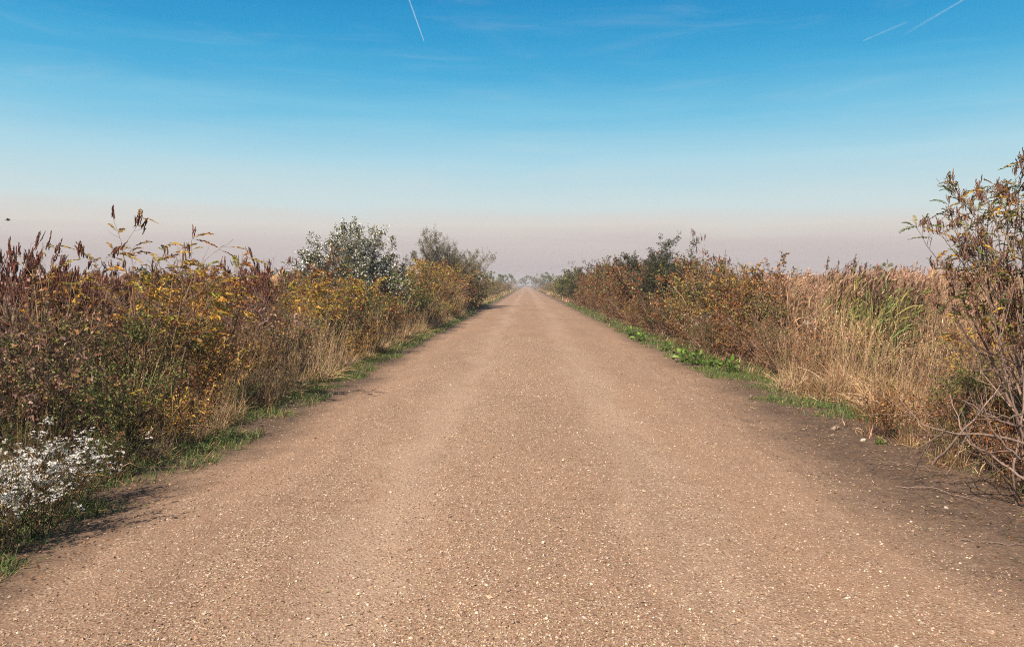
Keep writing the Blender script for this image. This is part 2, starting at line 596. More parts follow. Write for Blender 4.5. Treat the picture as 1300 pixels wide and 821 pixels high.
def aster(seed, h=.72, n=40, nf=480, rad=.3):
    rs = np.random.default_rng(seed)
    st, fl, le = MB(), MB(), MB()
    D = radial(n, 0, 48, rs, (.25, -.1))
    a = rs.uniform(0, 2 * PI, n)
    main = [(path((rad * .5 * math.cos(a[i]), rad * .5 * math.sin(a[i]), 0), D[i], h * rs.uniform(.6, 1.1), rs, 6, .05, .08), np.linspace(.004, .0018, 6)) for i in range(n)]
    side = []
    for p, _ in main:
        for _ in range(6):
            f = rs.integers(2, 5)
            side.append((path(p[f], kink(unit(p[f + 1] - p[f]), R(rs.uniform(25, 55)), rs), h * rs.uniform(.1, .25), rs, 6, .14, .1), np.linspace(.002, .001, 6)))
    draw(st, [main, side], [(.06, .055, .03), (.09, .06, .04)], rs, (3, 3), .001)
    P, Dd = sample(main + side, 900, rs, .05, .95)
    L = rs.uniform(.015, .045, 900)
    leaves(le, P, unit(Dd * .4 + rs.normal(0, 1, P.shape)), L, L * .22, pal(GRN + BRN[:2], 900, rs, .3), rs)
    ends = np.array([b[0][-1] for b in side + main])
    pick = rs.permutation(len(ends))[:nf // 4]
    c = np.repeat(ends[pick], 4, 0) + rs.normal(0, .017, (nf // 4 * 4, 3))
    nf = len(c)
    up = unit(rs.normal(0, .5, (nf, 3)) + np.array([.0, -.35, 1.]))
    u = perp(up, rs)
    v = np.cross(up, u)
    k = 11
    an = np.arange(k) / k * 2 * PI
    d = np.cos(an)[None, :, None] * u[:, None] + np.sin(an)[None, :, None] * v[:, None] + up[:, None] * .25
    rad_ = np.repeat(rs.uniform(.008, .022, nf), k)
    PP = np.repeat(c, k, 0)
    leaves(fl, PP, d.reshape(-1, 3) + rs.normal(0, .08, (nf * k, 3)), rad_, rad_ * .42, pal([(1.12, 1.08, 1.02), (1., .95, .88)], nf * k, rs, .05) * 1.0, rs, .05, .05, flat=0)
    tubes(fl, np.stack([c - up * .002, c + up * .003, c + up * .0045], 1), np.array([[.0035, .0035, .001]]), pal([(.42, .29, .06), (.25, .15, .05)], nf, rs), 6)
    return [('stem', st.mesh('aster_stem', TWIG)), ('foliage', le.mesh('aster_foliage', LEAF)), ('blossom', fl.mesh('aster_blossom', PETAL))]


def dock(seed, n=30, size=(.06, .15), cols=((.09, .17, .025), (.14, .23, .04), (.07, .13, .025)), h=.25):
    """green weed with broad leaves"""
    rs = np.random.default_rng(seed)
    st, le = MB(), MB()
    D = radial(n, 15, 75, rs)
    ps = [(path(rs.normal(0, .05, 3) * np.array([1, 1, 0]), D[i], h * rs.uniform(.4, 1), rs, 6, .05, .1), np.linspace(.004, .002, 6)) for i in range(n)]
    draw(st, [ps], [(.08, .1, .03)], rs, (3, 3), .0015)
    P = np.array([p[0][-1] for p in ps])
    Dd = unit(np.array([p[0][-1] - p[0][-2] for p in ps]) * 1.5 * 20 + rs.normal(0, .3, P.shape))
    Lf = rs.uniform(*size, n)
    side = unit(np.cross(Dd, np.array([0, 0, 1.])) + rs.normal(0, .2, Dd.shape))
    blades(le, P, Dd, Lf, Lf * .5, pal(cols, n, rs, .2), rs, rs.uniform(.2, .6, n), 6, side)
    P2, D2 = sample(ps, n * 2, rs, .3, .9)
    L2 = rs.uniform(.03, .07, n * 2)
    leaves(le, P2, radial(n * 2, 40, 90, rs), L2, L2 * .5, pal(cols, n * 2, rs, .2), rs, .2, .2, flat=.6)
    return [('stem', st.mesh('dock_stem', LEAF)), ('foliage', le.mesh('dock_foliage', LEAF))]


def tree(seed, h=4, spread=40, nstem=5, nleaf=5200, cols=OLV, w=None, size=(.05, .085), aspect=(.5, .75), trunk_h=.8, barkc=BRK, kids=(6, 6), lean=(0, 0), lw_dir=0., ratio=.45, r0=.05, up=.07, jit=.25, clump=0):
    """short trunk, limbs, and a crown of separate leaves"""
    rs = np.random.default_rng(seed)
    tk, le = MB(), MB()
    tp = path((0, 0, 0), (lean[0] * .3, lean[1] * .3, 1), trunk_h, rs, 6, .0, .05)
    lev = woody(rs, tp[-1] - np.array([0, 0, .05]), radial(nstem, 5, spread, rs, lean), (h - trunk_h) * rs.uniform(.7, 1.0, nstem), r0 * .7, 3, kids, ratio, (22, 55), up, .12, .2)
    draw(tk, [[(tp, np.linspace(r0 * 1.3, r0, 6))]] + lev, barkc, rs, (8, 5, 4, 3), .003)
    P, D = sample(lev[2] + lev[2] + lev[1], nleaf, rs, .1, 1.)
    P = P + rs.normal(0, .045, P.shape)
    L = rs.uniform(*size, nleaf)
    leaves(le, P, unit(D * .4 + rs.normal(0, 1, P.shape) + np.array([0, 0, lw_dir])), L, L * rs.uniform(*aspect, nleaf), pal(cols, nleaf, rs, jit, w), rs)
    return [('trunk', tk.mesh('tree_trunk', TWIG)), ('crown', le.mesh('tree_crown', LEAF))]


# ================================================================== SETTING
def grid(x0, x1, y0, y1, nx, ny, zf):
    xs, ys = np.linspace(x0, x1, nx), np.linspace(y0, y1, ny)
    X, Y = np.meshgrid(xs, ys)
    mb = MB()
    i = np.arange(nx * ny).reshape(ny, nx)
    mb.add(np.stack([X, Y, zf(X, Y)], -1).reshape(-1, 3), (.2, .15, .1), np.stack([i[:-1, :-1], i[:-1, 1:], i[1:, 1:], i[1:, :-1]], -1).reshape(-1, 4))
    return mb


def lump(X, Y):
    return (np.sin(X * 1.7 + Y * .6) + np.sin(X * .9 - Y * 1.3 + 2) + np.sin(Y * 2.3 + X * 2.9 + 1)) / 3


# ground: one sheet to the horizon, finer near the road
xs = np.concatenate([[-3000, -800, -200, -60, -25], np.arange(-12, 12.01, .3), [25, 60, 200, 800, 3000]])
ys = np.concatenate([[-60, -10], np.arange(-2, 40, .4), [45, 60, 90, 150, 300, 800, 3000, 6000]])
X, Y = np.meshgrid(xs, ys)
edge = np.clip((np.abs(X - .35) - 3.3) / 1.2, 0, 1) * np.clip((14 - np.abs(X)) / 3, 0, 1) * np.clip((45 - Y) / 6, 0, 1)
Z = lump(X, Y) * .05 * edge
g = MB()
i = np.arange(X.size).reshape(X.shape)
g.add(np.stack([X, Y, Z], -1).reshape(-1, 3), (.2, .15, .1), np.stack([i[:-1, :-1], i[:-1, 1:], i[1:, 1:], i[1:, :-1]], -1).reshape(-1, 4))
tag(link('ground', g.mesh('ground', ground_mat('soil', False))), 'flat brown soil under the weeds on both sides of the road', 'ground', kind='structure')


def road_z(X, Y):
    crown = .05 * (1 - (X / 3.0) ** 2)
    rut = -.012 * (np.exp(-((X + 1.0) / .4) ** 2) + np.exp(-((X - 1.0) / .4) ** 2))
    z = .012 + np.maximum(crown, 0) * np.clip((3.0 - np.abs(X)) / .8, 0, 1) + rut + .008 * lump(X * 1.3, Y * .7)
    return np.where((X < -3.25) | (X > 3.9), .004, z)


rd = MB()
xs = np.linspace(-3.3, 3.95, 60)
ys = np.concatenate([np.arange(-4, 30, .25), np.arange(30, 120, 2), np.arange(120, 700, 20)])
X, Y = np.meshgrid(xs, ys)
i = np.arange(X.size).reshape(X.shape)
rd.add(np.stack([X, Y, road_z(X, Y)], -1).reshape(-1, 3), (.3, .2, .1), np.stack([i[:-1, :-1], i[:-1, 1:], i[1:, 1:], i[1:, :-1]], -1).reshape(-1, 4))
tag(link('road', rd.mesh('road', ground_mat('gravel_road', True))), 'straight tan gravel road running to the horizon between dirt edges', 'road', kind='structure')


def stones(n, rs, xf, yf, size, cols, zoff=.3):
    """loose stones: squashed eight-cornered lumps"""
    x, y = xf(n), yf(n)
    z = road_z(x, y)
    base = np.array([[1, 0, 0], [0, 1, 0], [-1, 0, 0], [0, -1, 0], [0, 0, 1], [0, 0, -1.]])
    tri = np.array([[0, 1, 4], [1, 2, 4], [2, 3, 4], [3, 0, 4], [1, 0, 5], [2, 1, 5], [3, 2, 5], [0, 3, 5]])
    s = size(n)
    V = base[None] * rs.uniform(.6, 1.3, (n, 6, 1)) * s[:, None, None] * np.array([1, 1, .6]) + rs.normal(0, .22, (n, 6, 3)) * s[:, None, None]
    an = rs.uniform(0, 2 * PI, n)
    c, sn = np.cos(an)[:, None], np.sin(an)[:, None]
    V = np.stack([V[..., 0] * c - V[..., 1] * sn, V[..., 0] * sn + V[..., 1] * c, V[..., 2]], -1)
    V += np.stack([x, y, z + s * zoff], -1)[:, None]
    C = np.repeat(pal(cols, n, rs, .18), 6, 0)
    T = (tri[None] + np.arange(n)[:, None, None] * 6).reshape(-1, 3)
    return V.reshape(-1, 3), C, T


rs = np.random.default_rng(11)
mb = MB()
PEB = [(.54, .38, .265), (.45, .3, .2), (.64, .48, .35), (.52, .37, .26), (.36, .235, .155), (.22, .14, .095), (.72, .58, .45)]
def drift(n):
    # traffic sweeps the loose stones out of the two wheel lanes
    x = rs.normal(-.1, 1.35, n * 3)
    keep = (np.abs(x - .1 + rs.normal(0, .12, n * 3)) < 2.65) & (rs.uniform(size=n * 3) > .55 * (np.exp(-((x - .95) / .35) ** 2) + np.exp(-((x + .95) / .35) ** 2)))
    return x[keep][:n]


V, C, T = stones(150000, rs, drift, lambda n: 3.2 + 20 * rs.uniform(0, 1, n) ** 1.6, lambda n: rs.uniform(.0018, .0055, n) * np.exp(rs.normal(0, .32, n)), PEB)
mb.add(V, C, None, T)
V, C, T = stones(2600, rs, lambda n: np.where(rs.uniform(size=n) < .7, rs.uniform(2.2, 3.8, n), rs.uniform(-3.1, -2.4, n)), lambda n: 3.2 + 14 * rs.uniform(0, 1, n) ** 1.4, lambda n: rs.uniform(.004, .012, n), [(.3, .21, .15), (.22, .155, .11), (.4, .3, .22), (.14, .1, .08), (.14, .1, .08)])
mb.add(V, C, None, T)
tag(link('gravel', mb.mesh('gravel', STONE, False)), 'loose pale pebbles scattered over the road surface', 'gravel', kind='stuff')

# ------------------------------------------------------------------ grass on the verges
mb = MB()
GG = [(.06, .12, .03), (.085, .14, .036), (.05, .09, .025), (.14, .15, .05), (.1, .13, .04), (.3, .22, .1)]


def grass_patch(n, x0, x1, y0, y1, h=(.06, .16), cols=GG, w=.006, clump=1.):
    x, y = rs.uniform(x0, x1, n), rs.uniform(y0, y1, n)
    keep = (np.sin(x * 4.1 + y * 1.7) + np.sin(y * 3.3 - x * 2.2 + 1) + rs.normal(0, .8, n)) > -clump
    # ragged edge towards the road
    ex = (np.abs(x - .35) - 3.3) + np.where(x > 0, np.clip((y - 10) / 5, 0, 1) * .45, 0) + .24 * np.sin(y * 1.9) + .2 * np.sin(y * 4.7 + 1) + .12 * np.sin(y * 9.3)
    keep &= ex + rs.normal(0, .1, n) > 0
    x, y = x[keep], y[keep]
    n = len(x)
    blades(mb, np.stack([x, y, 0 * x], 1), radial(n, 0, 50, rs, (.1, 0)), rs.uniform(*h, n), w * rs.uniform(.6, 1.4, n), pal(cols, n, rs, .25), rs, rs.uniform(.2, .7, n), 3)


grass_patch(11000, -4.0, -2.8, 3.4, 7.0, (.05, .17), clump=1.5)
grass_patch(22000, -4.0, -2.75, 7, 18, (.06, .22), clump=1.4)
grass_patch(22000, -4.1, -2.8, 18, 45, (.1, .26), w=.012)
grass_patch(5000, -4.4, -3.0, 45, 110, (.15, .35), w=.03)
grass_patch(26000, 3.1, 4.5, 9.2, 17, (.05, .16), clump=1.)
grass_patch(16000, 3.05, 4.4, 17, 30, (.06, .18), w=.01, clump=.5)
grass_patch(9000, 3.1, 4.3, 30, 70, (.08, .2), w=.02, clump=.3)
grass_patch(1800, 3.7, 4.6, 5.5, 9.2, (.04, .1), clump=-.6)
ROUGH = GG[3:5] + STR[:2] + BRN[:2]
grass_patch(7000, -7.5, -3.3, 95, 300, (.35, .8), ROUGH, .09, 3)
grass_patch(7000, 3.6, 7.5, 75, 300, (.35, .8), ROUGH, .09, 3)
grass_patch(5000, -9, -3.4, 60, 110, (.3, .7), ROUGH, .05, 3)
tag(link('verge_grass', mb.mesh('verge_grass', LEAF)), 'short bright green grass along both road verges', 'grass', kind='stuff')

# ------------------------------------------------------------------ dead undergrowth beneath the shrubs
mb = MB()
n = 46000
side = rs.uniform(size=n) < .55
y = 3.2 + 42 * rs.uniform(0, 1, n) ** 1.7
x = np.where(side, -3.35 - 5.5 * rs.uniform(0, 1, n) ** 1.3, 3.62 + .1 * np.sin(y * 2.1) + np.where(y > 9, .35, 0.) + 4.7 * rs.uniform(0, 1, n) ** 1.3)
k = (x > 0) & (y < 9) & (rs.uniform(size=n) < .5)
x, y = x[~k], y[~k]
n = len(x)
blades(mb, np.stack([x, y, 0 * x - .01], 1), radial(n, 0, 55, rs, (.15, 0)), rs.uniform(.12, .5, n), rs.uniform(.004, .009, n), pal(STR[:2] + BRN + MAU + [(.12, .13, .04)], n, rs, .25), rs, rs.uniform(.2, .8, n), 3)
tag(link('undergrowth', mb.mesh('undergrowth', DRY)), 'tangle of dead grass and stalks beneath the roadside shrubs', 'undergrowth', kind='stuff')

# dead leaves and straw bits on the dirt at the right
mb = MB()
n = 9000
x = np.where(rs.uniform(size=n) < .85, 2.45 + 1.9 * rs.uniform(0, 1, n) ** .7, -2.6 - .6 * rs.uniform(size=n))
y = 3.3 + 13 * rs.uniform(0, 1, n) ** 1.3
L_ = rs.uniform(.01, .035, n)
leaves(mb, np.stack([x, y, road_z(x, y) + .006], 1), radial(n, 75, 95, rs), L_, L_ * rs.uniform(.12, .5, n), pal(STR + BRN + [(.12, .14, .04), (.3, .1, .03)], n, rs, .25), rs, .3, -.05, flat=.8)
tag(link('leaf_litter', mb.mesh('leaf_litter', DRY)), 'dead leaves and straw bits lying on the dirt verge', 'leaf litter', kind='stuff')

# ------------------------------------------------------------------ reed fields
FIELD = [(.36, .228, .135), (.29, .178, .107), (.45, .3, .185), (.24, .145, .088)]


def tile(seed, n, size, h, nleaf, pl_n, seg, w=1.):
    r_ = np.random.default_rng(seed)
    st, bl, pm = reed_parts(r_, n, h, 1., FIELD, FIELD, [(.2, .11, .075), (.25, .15, .1)], .9, (.1, 0), nleaf, seg, pl_n)
    out = []
    P0 = r_.uniform(-size / 2, size / 2, (n, 2))
    m = MB()
    for b in (st, bl, pm):
        V, C, Q, T = b.arrays()
        m.add(V, C, Q)
    V, C, Q, T = m.arrays()
    V[:, 0] *= size / 2
    V[:, 1] *= size / 2
    if w != 1.:
        V[:, :2] *= 1.
    return V, C, Q


def square_tile(seed, n, size, h, nleaf, pl_n, seg, wmul=1.):
    """one square of reed bed"""
    r_ = np.random.default_rng(seed)
    m = MB()
    P = np.stack([r_.uniform(-size / 2, size / 2, n), r_.uniform(-size / 2, size / 2, n), np.zeros(n)], 1)
    D = radial(n, 0, 9, r_, (.08, 0))
    H = h * r_.uniform(.78, 1.06, n)
    t = np.linspace(0, 1, 3)
    pts = P[:, None] + D[:, None] * (H[:, None] * t)[..., None]
    tubes(m, pts, np.array([[.004, .0035, .002]]) * wmul, pal(FIELD, n, r_, .2), 3)
    k = n * nleaf
    f = r_.uniform(.3, .95, k)
    i_ = np.repeat(np.arange(n), nleaf)
    blades(m, P[i_] + D[i_] * (H[i_] * f)[:, None], unit(D[i_] + radial(k, 20, 70, r_, (.5, 0))), r_.uniform(.2, .42, k) * (1 + .3 * (wmul - 1)), r_.uniform(.012, .024, k) * wmul, pal(FIELD, k, r_, .28), r_, r_.uniform(.1, .6, k), seg)
    k = n * pl_n
    i_ = np.repeat(np.arange(n), pl_n)
    L = r_.uniform(.05, .12, k) * (1 + .5 * (wmul - 1))
    leaves(m, P[i_] + D[i_] * (H[i_] - r_.uniform(.0, .2, k))[:, None], unit(D[i_] + r_.normal(0, .3, (k, 3)) + np.array([.3, 0, 0])), L, L * .22 * wmul, pal([(.33, .19, .13), (.4, .25, .17), (.26, .15, .1)], k, r_, .2), r_)
    V, C, Q, T = m.arrays()
    return V, C, Q


def field(name, tiles, spots, label):
    mb_ = MB()
    r_ = np.random.default_rng(77)
    for x, y, s in spots:
        V, C, Q = tiles[r_.integers(len(tiles))]
        a = r_.integers(0, 2) * PI
        sc = r_.uniform(.93, 1.06)
        W = V * np.array([1, 1, sc])
        if a:
            W = W * np.array([1, -1, 1])
        mb_.add(W + np.array([x, y, -.02]), C * r_.uniform(.88, 1.12), Q)
    tag(link(name, mb_.mesh(name, DRY)), label, 'reed bed', kind='stuff')


near_t = [square_tile(31 + i, 300, 3., 1.88, 3, 8, 3) for i in range(3)]
far_t = [square_tile(41 + i, 300, 12., 1.95, 2, 4, 2, 4.) for i in range(2)]
sp_near = [(x, y, 0) for x in np.arange(6.6, 34, 3) for y in np.arange(14.5, 44, 3) if x < .68 * y + 3 and x > .32 * y]
field('reed_bed', near_t, sp_near, 'brown reed bed standing close behind the right roadside plants')
sp_far = [(x, y, 0) for x in np.arange(11.5, 330, 12) for y in np.arange(56, 420, 12) if x < .68 * y + 8 and (y < 200 or (x + y) % 24 < 12)]
field('reed_field', far_t, sp_far, 'flat brown reed field reaching the horizon right of the road')
sp_l = [(-x, y, 0) for x in np.arange(12, 330, 12) for y in np.arange(32, 420, 12) if x < .72 * y + 8 and (y < 150 or (x + y) % 24 < 12)]
field('marsh_field', far_t, sp_l, 'brown reed marsh beyond the left roadside shrubs')

# ================================================================== PLANTS
I_yel = [indigo(100 + i, 1.85, 8, 125, 4, YEL + YGR[:1] + RUS[2:3], (.22, 0), .25, barkc=[(.34, .2, .1), (.26, .16, .1), (.2, .14, .11)]) for i in range(3)]
I_spk = [indigo(110 + i, 1.8, 14, 30, 90, YGR + RUS, (.1, 0), .15, 30, kids=(6, 3), barkc=MAU) for i in range(3)]
S_grn = [shrub(120 + i, 1.35, 52, 12, 3300, GRN + OLV[:2], None, (.022, .046), patch=BRN) for i in range(3)]
S_rus = [shrub(130 + i, 1.9, 54, 14, 5000, RUS + RUS + BRN + OLV[:2] + DBK[:1], None, (.038, .08), MAU, patch=OLV + GLD[1:2]) for i in range(3)]
S_gld = [shrub(140 + i, 1.9, 52, 12, 3200, GLD + GLD + YGR + RUS, None, (.038, .078), MAU, patch=RUS) for i in range(2)]
S_olv = [shrub(150 + i, 1.9, 52, 12, 3200, OLV + OLV + GRN + RUS[:1], None, (.038, .078), MAU, patch=GRN) for i in range(2)]
S_brn = [shrub(160 + i, 1.7, 50, 13, 2700, BRN + MAU[:2] + RUS[:2], None, (.026, .06), MAU, mat=DRY, patch=OLV) for i in range(3)]
W_brn = [weed(170 + i, 1.25, 30, BRN + MAU, BRN + RUS[:1]) for i in range(3)]
W_mau = [weed(180 + i, 1.4, 32, MAU, MAU + BRN[:1]) for i in range(2)]
W_gld = [weed(190 + i, 1.15, 28, BRN + STR[:1], BRN + GLD + OLV[:2], nl=1300) for i in range(2)]
G_str = [straw(200 + i, .95, 240, STR) for i in range(3)]
G_brn = [straw(210 + i, .75, 240, BRN + STR[:2] + [(.14, .14, .05)]) for i in range(2)]
G_grn = [straw(220 + i, .95, 190, STR + STR + YGR[:2], sag=(.2, 1.), w=.013) for i in range(2)]
REED = [reeds(230 + i, 26, 1.75, .4, [(.17, .2, .06), (.26, .27, .07), (.09, .125, .04), (.13, .16, .05), (.46, .38, .14), (.42, .3, .14), (.34, .27, .1)], LL=(.35, .68)) for i in range(3)]
ASTER = [aster(240 + i) for i in range(2)]
DOCK = [dock(250 + i) for i in range(3)]

rr = random.Random(42)
pick = lambda a: a[rr.randrange(len(a))]


def put(protos, name, label, cat, x, y, s=1., group=None, lean=6, rz=None):
    return place(pick(protos), name, label, cat, x, y, rr.uniform(0, 2 * PI) if rz is None else rz, s * rr.uniform(.85, 1.15), group, tilt=(rr.uniform(-4, 4), rr.uniform(0, lean)), rr=rr)


# ---- individual plants of the left bank
place(ASTER[0], 'aster_plant', 'white flowering aster bush at the left road edge, fuller of the two', 'aster', at(28, 5.0), 5.0, .3, 1.0, 'white asters at the left road edge')
place(ASTER[1], 'aster_plant', 'white aster spray leaning out right beside the fuller aster bush', 'aster', at(80, 5.5), 5.5, 2.2, .85, 'white asters at the left road edge')
place(ASTER[1], 'aster_plant', 'low white aster at the foot of the fuller aster, cut by the photo edge', 'aster', at(-10, 4.6), 4.6, 4., .75, 'white asters at the left road edge')

# ---- the two banks, plant by plant: kind -> prototypes, name, category, look
KIND = {
    'yel': (I_yel, 'indigo_bush', 'bush', 'leaning bush with yellow feathery leaves'),
    'spk': (I_spk, 'indigo_bush', 'bush', 'bush with upright dark brown seed spikes'),
    'grn': (S_grn, 'leafy_shrub', 'shrub', 'dark green small-leaved shrub'),
    'rus': (S_rus, 'leafy_shrub', 'shrub', 'rust-red leafy shrub'),
    'gld': (S_gld, 'leafy_shrub', 'shrub', 'golden yellow leafy shrub'),
    'olv': (S_olv, 'leafy_shrub', 'shrub', 'olive green leafy shrub'),
    'brn': (S_brn, 'dry_shrub', 'shrub', 'dry brown twiggy shrub'),
    'wbr': (W_brn, 'dry_weed', 'weed', 'dead brown upright weed'),
    'wma': (W_mau, 'dry_weed', 'weed', 'tall dead mauve-brown weed'),
    'wgl': (W_gld, 'dry_weed', 'weed', 'half-dead weed with yellowish leaves'),
    'str': (G_str, 'grass_tussock', 'grass clump', 'pale straw grass tussock'),
    'gbr': (G_brn, 'grass_tussock', 'grass clump', 'short brown grass tussock'),
    'ggr': (G_grn, 'grass_tussock', 'grass clump', 'yellow-green long grass tussock'),
    'ree': (REED, 'reed_clump', 'reeds', 'green reed clump with brown plumes'),
}
ZL = [(9, 'behind the white asters'), (16, 'between white asters and poplar'),
      (27, 'just before the white poplar'), (55, 'in the left hedge near the willows'),
      (999, 'at the far end of the left hedge')]
ZR = [(9.6, 'beneath the tall right bush'), (16, 'around the right bank reeds'),
      (26, 'at the near end of the right hedge'), (48, 'in right hedge around the dark sapling'),
      (999, 'at the far end of the right hedge')]


def plant(kind, x, y, s=1., lean=6, **k):
    protos, name, cat, look = KIND[kind]
    zone = next(p for d, p in (ZL if x < 0 else ZR) if y < d)
    if kind in ('yel', 'ree', 'str', 'ggr', 'wma', 'wgl'):
        k['rz'] = rr.uniform(-.8, .8)          # bent over by the wind from the left
    return put(protos, name, f'{look} {zone}', cat, x, y, s, f'{look}s {zone}', lean, **k)


def choose(table):
    ks = [a for a, b in table for _ in range(b)]
    return rr.choice(ks)


def rows(sgn, x0, x1, d0, d1, step, table, s=(.8, 1.05), grow=0., pxmin=0, pxmax=1e9):
    d = d0
    while d < d1:
        x = rr.uniform(x0, x1)
        if pxmax > HX + F * sgn * x / d > pxmin and x < (.70 * d + .5 if sgn < 0 else .66 * d + .6):
            plant(choose(table), sgn * x, d, rr.uniform(*s) * (1 + grow * (d - d0)))
        d += step * rr.uniform(.75, 1.25)


# left bank
rows(-1, 3.35, 3.7, 5.8, 12, .4, [('gbr', 3), ('wgl', 1), ('str', 3), ('ggr', 2), ('grn', 1)], (.35, .6))
rows(-1, 3.4, 3.8, 11, 45, .6, [('str', 4), ('gbr', 2), ('wgl', 1), ('ggr', 3)], (.5, .85), .006)
rows(-1, 3.8, 4.3, 5.4, 9, .4, [('grn', 4), ('wbr', 2), ('wgl', 1), ('wma', 1), ('ggr', 2)], (.62, .85))
rows(-1, 3.9, 4.6, 9, 20, .5, [('wgl', 2), ('wbr', 2), ('str', 4), ('ggr', 5), ('brn', 1), ('wma', 1), ('grn', 1)], (.75, 1.0))
rows(-1, 4.4, 5.2, 6.5, 10, .45, [('grn', 4), ('wbr', 1), ('wma', 1)], (.9, 1.1))
rows(-1, 4.6, 5.8, 8, 20, .5, [('yel', 2), ('wbr', 3), ('wma', 4), ('brn', 2), ('grn', 1), ('ggr', 2)], (.84, .98))
rows(-1, 5.6, 7.5, 9, 22, .55, [('spk', 3), ('wma', 3), ('brn', 2), ('yel', 1)], (.86, 1.0))
rows(-1, 7.5, 10.5, 11.5, 26, .5, [('spk', 5), ('wma', 3), ('brn', 1)], (.92, 1.07))
rows(-1, 10, 15, 15, 32, .7, [('spk', 2), ('wma', 3), ('brn', 2)], (1., 1.2))
rows(-1, 4.0, 4.8, 20, 60, 1.0, [('wgl', 2), ('rus', 2), ('olv', 3), ('brn', 1), ('gld', 2), ('grn', 2)], (.75, .95), .014)
rows(-1, 4.8, 6.2, 19, 60, 1.0, [('rus', 2), ('gld', 4), ('olv', 3), ('grn', 1), ('yel', 1)], (.92, 1.08), .017)
rows(-1, 6.2, 8.5, 22, 60, 1.4, [('rus', 2), ('gld', 3), ('olv', 2), ('brn', 1)], (.9, 1.1), .017)
rows(-1, 4.6, 9, 62, 200, 1.8, [('rus', 2), ('gld', 3), ('olv', 4), ('grn', 2)], (1.0, 1.35), .001)
# right bank
rows(1, 4.0, 4.6, 8.6, 12.6, .3, [('str', 6), ('gbr', 2)], (.55, .85))
rows(1, 4.1, 4.7, 12.4, 15, .4, [('wbr', 2), ('brn', 3), ('gbr', 1)], (.45, .65))
rows(1, 4.6, 5.4, 9.0, 13, .35, [('str', 6), ('ggr', 1)], (.8, 1.05))
rows(1, 4.7, 5.6, 12.6, 16, .4, [('wbr', 2), ('brn', 3), ('wgl', 1), ('str', 2)], (.6, .78))
rows(1, 5.4, 6.6, 10.2, 15.5, .42, [('ree', 1)], (.9, 1.02), pxmax=1150)
rows(1, 6.6, 8.2, 12, 18, .6, [('ree', 1)], (.78, .9), pxmax=1140)
rows(1, 3.7, 4.2, 5.4, 8.4, .28, [('brn', 4), ('gbr', 3), ('wbr', 2)], (.32, .52))
rows(1, 4.1, 4.9, 6.2, 9.0, .28, [('wbr', 2), ('brn', 4), ('wgl', 1), ('grn', 2)], (.5, .72), pxmin=1165)
rows(1, 5., 6.4, 8., 11, .35, [('wgl', 2), ('brn', 3), ('grn', 3), ('yel', 1)], (.55, .72), pxmin=1190)
rows(1, 4.2, 4.7, 14, 60, .75, [('brn', 5), ('wbr', 2), ('rus', 2), ('olv', 1)], (.5, .75), .006)
rows(1, 4.7, 5.6, 15.5, 60, .95, [('rus', 5), ('brn', 3), ('olv', 2)], (.9, 1.15), .012, pxmax=1000)
rows(1, 5.4, 7.0, 16, 30, .95, [('rus', 7), ('gld', 1), ('olv', 2), ('brn', 1)], (.98, 1.1), .012, pxmax=1000)
rows(1, 5.4, 7.0, 30, 60, 1.3, [('rus', 6), ('brn', 3)], (1.35, 1.6), .008)
rows(1, 4.6, 9, 66, 200, 1.8, [('rus', 4), ('brn', 3), ('olv', 2)], (1.0, 1.35), .001)

# ---- plants that stand out
tall = indigo(301, 2.2, 4, 22, 6, YEL + RUS[2:3], (.04, 0), .17, 9, kids=(4, 3), barkc=[(.26, .17, .09), (.3, .2, .1)])
place(tall, 'indigo_bush', 'tallest left bush, thin stems topped by long brown seed pods against the sky', 'bush', at(62, 8.2), 8.2, .4, .93)
sap = indigo(302, 1.0, 3, 13, 0, [(.62, .45, .03), (.55, .40, .04)], (.2, 0), .2, 30, kids=(3, 2))
place(sap, 'indigo_sapling', 'small sapling with bright yellow leaves low in the left undergrowth', 'sapling', at(170, 7.6), 7.6, 0, .62)
for j, (px, d, s) in enumerate(((190, 9.8, 1.15), (255, 11., 1.15), (140, 9.8, 1.06))):
    place(I_yel[j], 'indigo_bush', ['yellow-leaved bush arching highest above the left bank, leaves swept right', 'bush of brown leaning stems under yellow leaves, right of the highest arch', 'yellow-green leaning bush between the seed pods and the highest arch'][j], 'bush', at(px, d), d, [.1, -.3, .5][j], s)
for j, (px, d, s, lab) in enumerate(((12, 9.4, 1.0, 'bush of dark red seed spikes at the left photo edge, nearest of its kind'), (42, 10.6, 1.05, 'bush with upright red-brown spikes just right of the nearest spiky one'), (66, 10.2, .98, 'spiky red-brown bush beneath the tallest pod-bearing stems'), (298, 13.5, 1.04, 'spiky dark bush right of the yellow-leaved arch'), (325, 15., 1.04, 'last dark spiky bush before the golden feathery bush'), (-18, 10., 1.02, 'spiky bush half outside the left photo edge'), (25, 12., 1.08, 'spiky bush rising between and behind the two leftmost ones'))):
    place(I_spk[j % 3], 'indigo_bush', lab, 'bush', at(px, d), d, j * .9, s)
place(I_yel[1], 'indigo_bush', 'golden feathery bush left of the white poplar tree', 'bush', at(385, 17), 17, .8, 1.2)
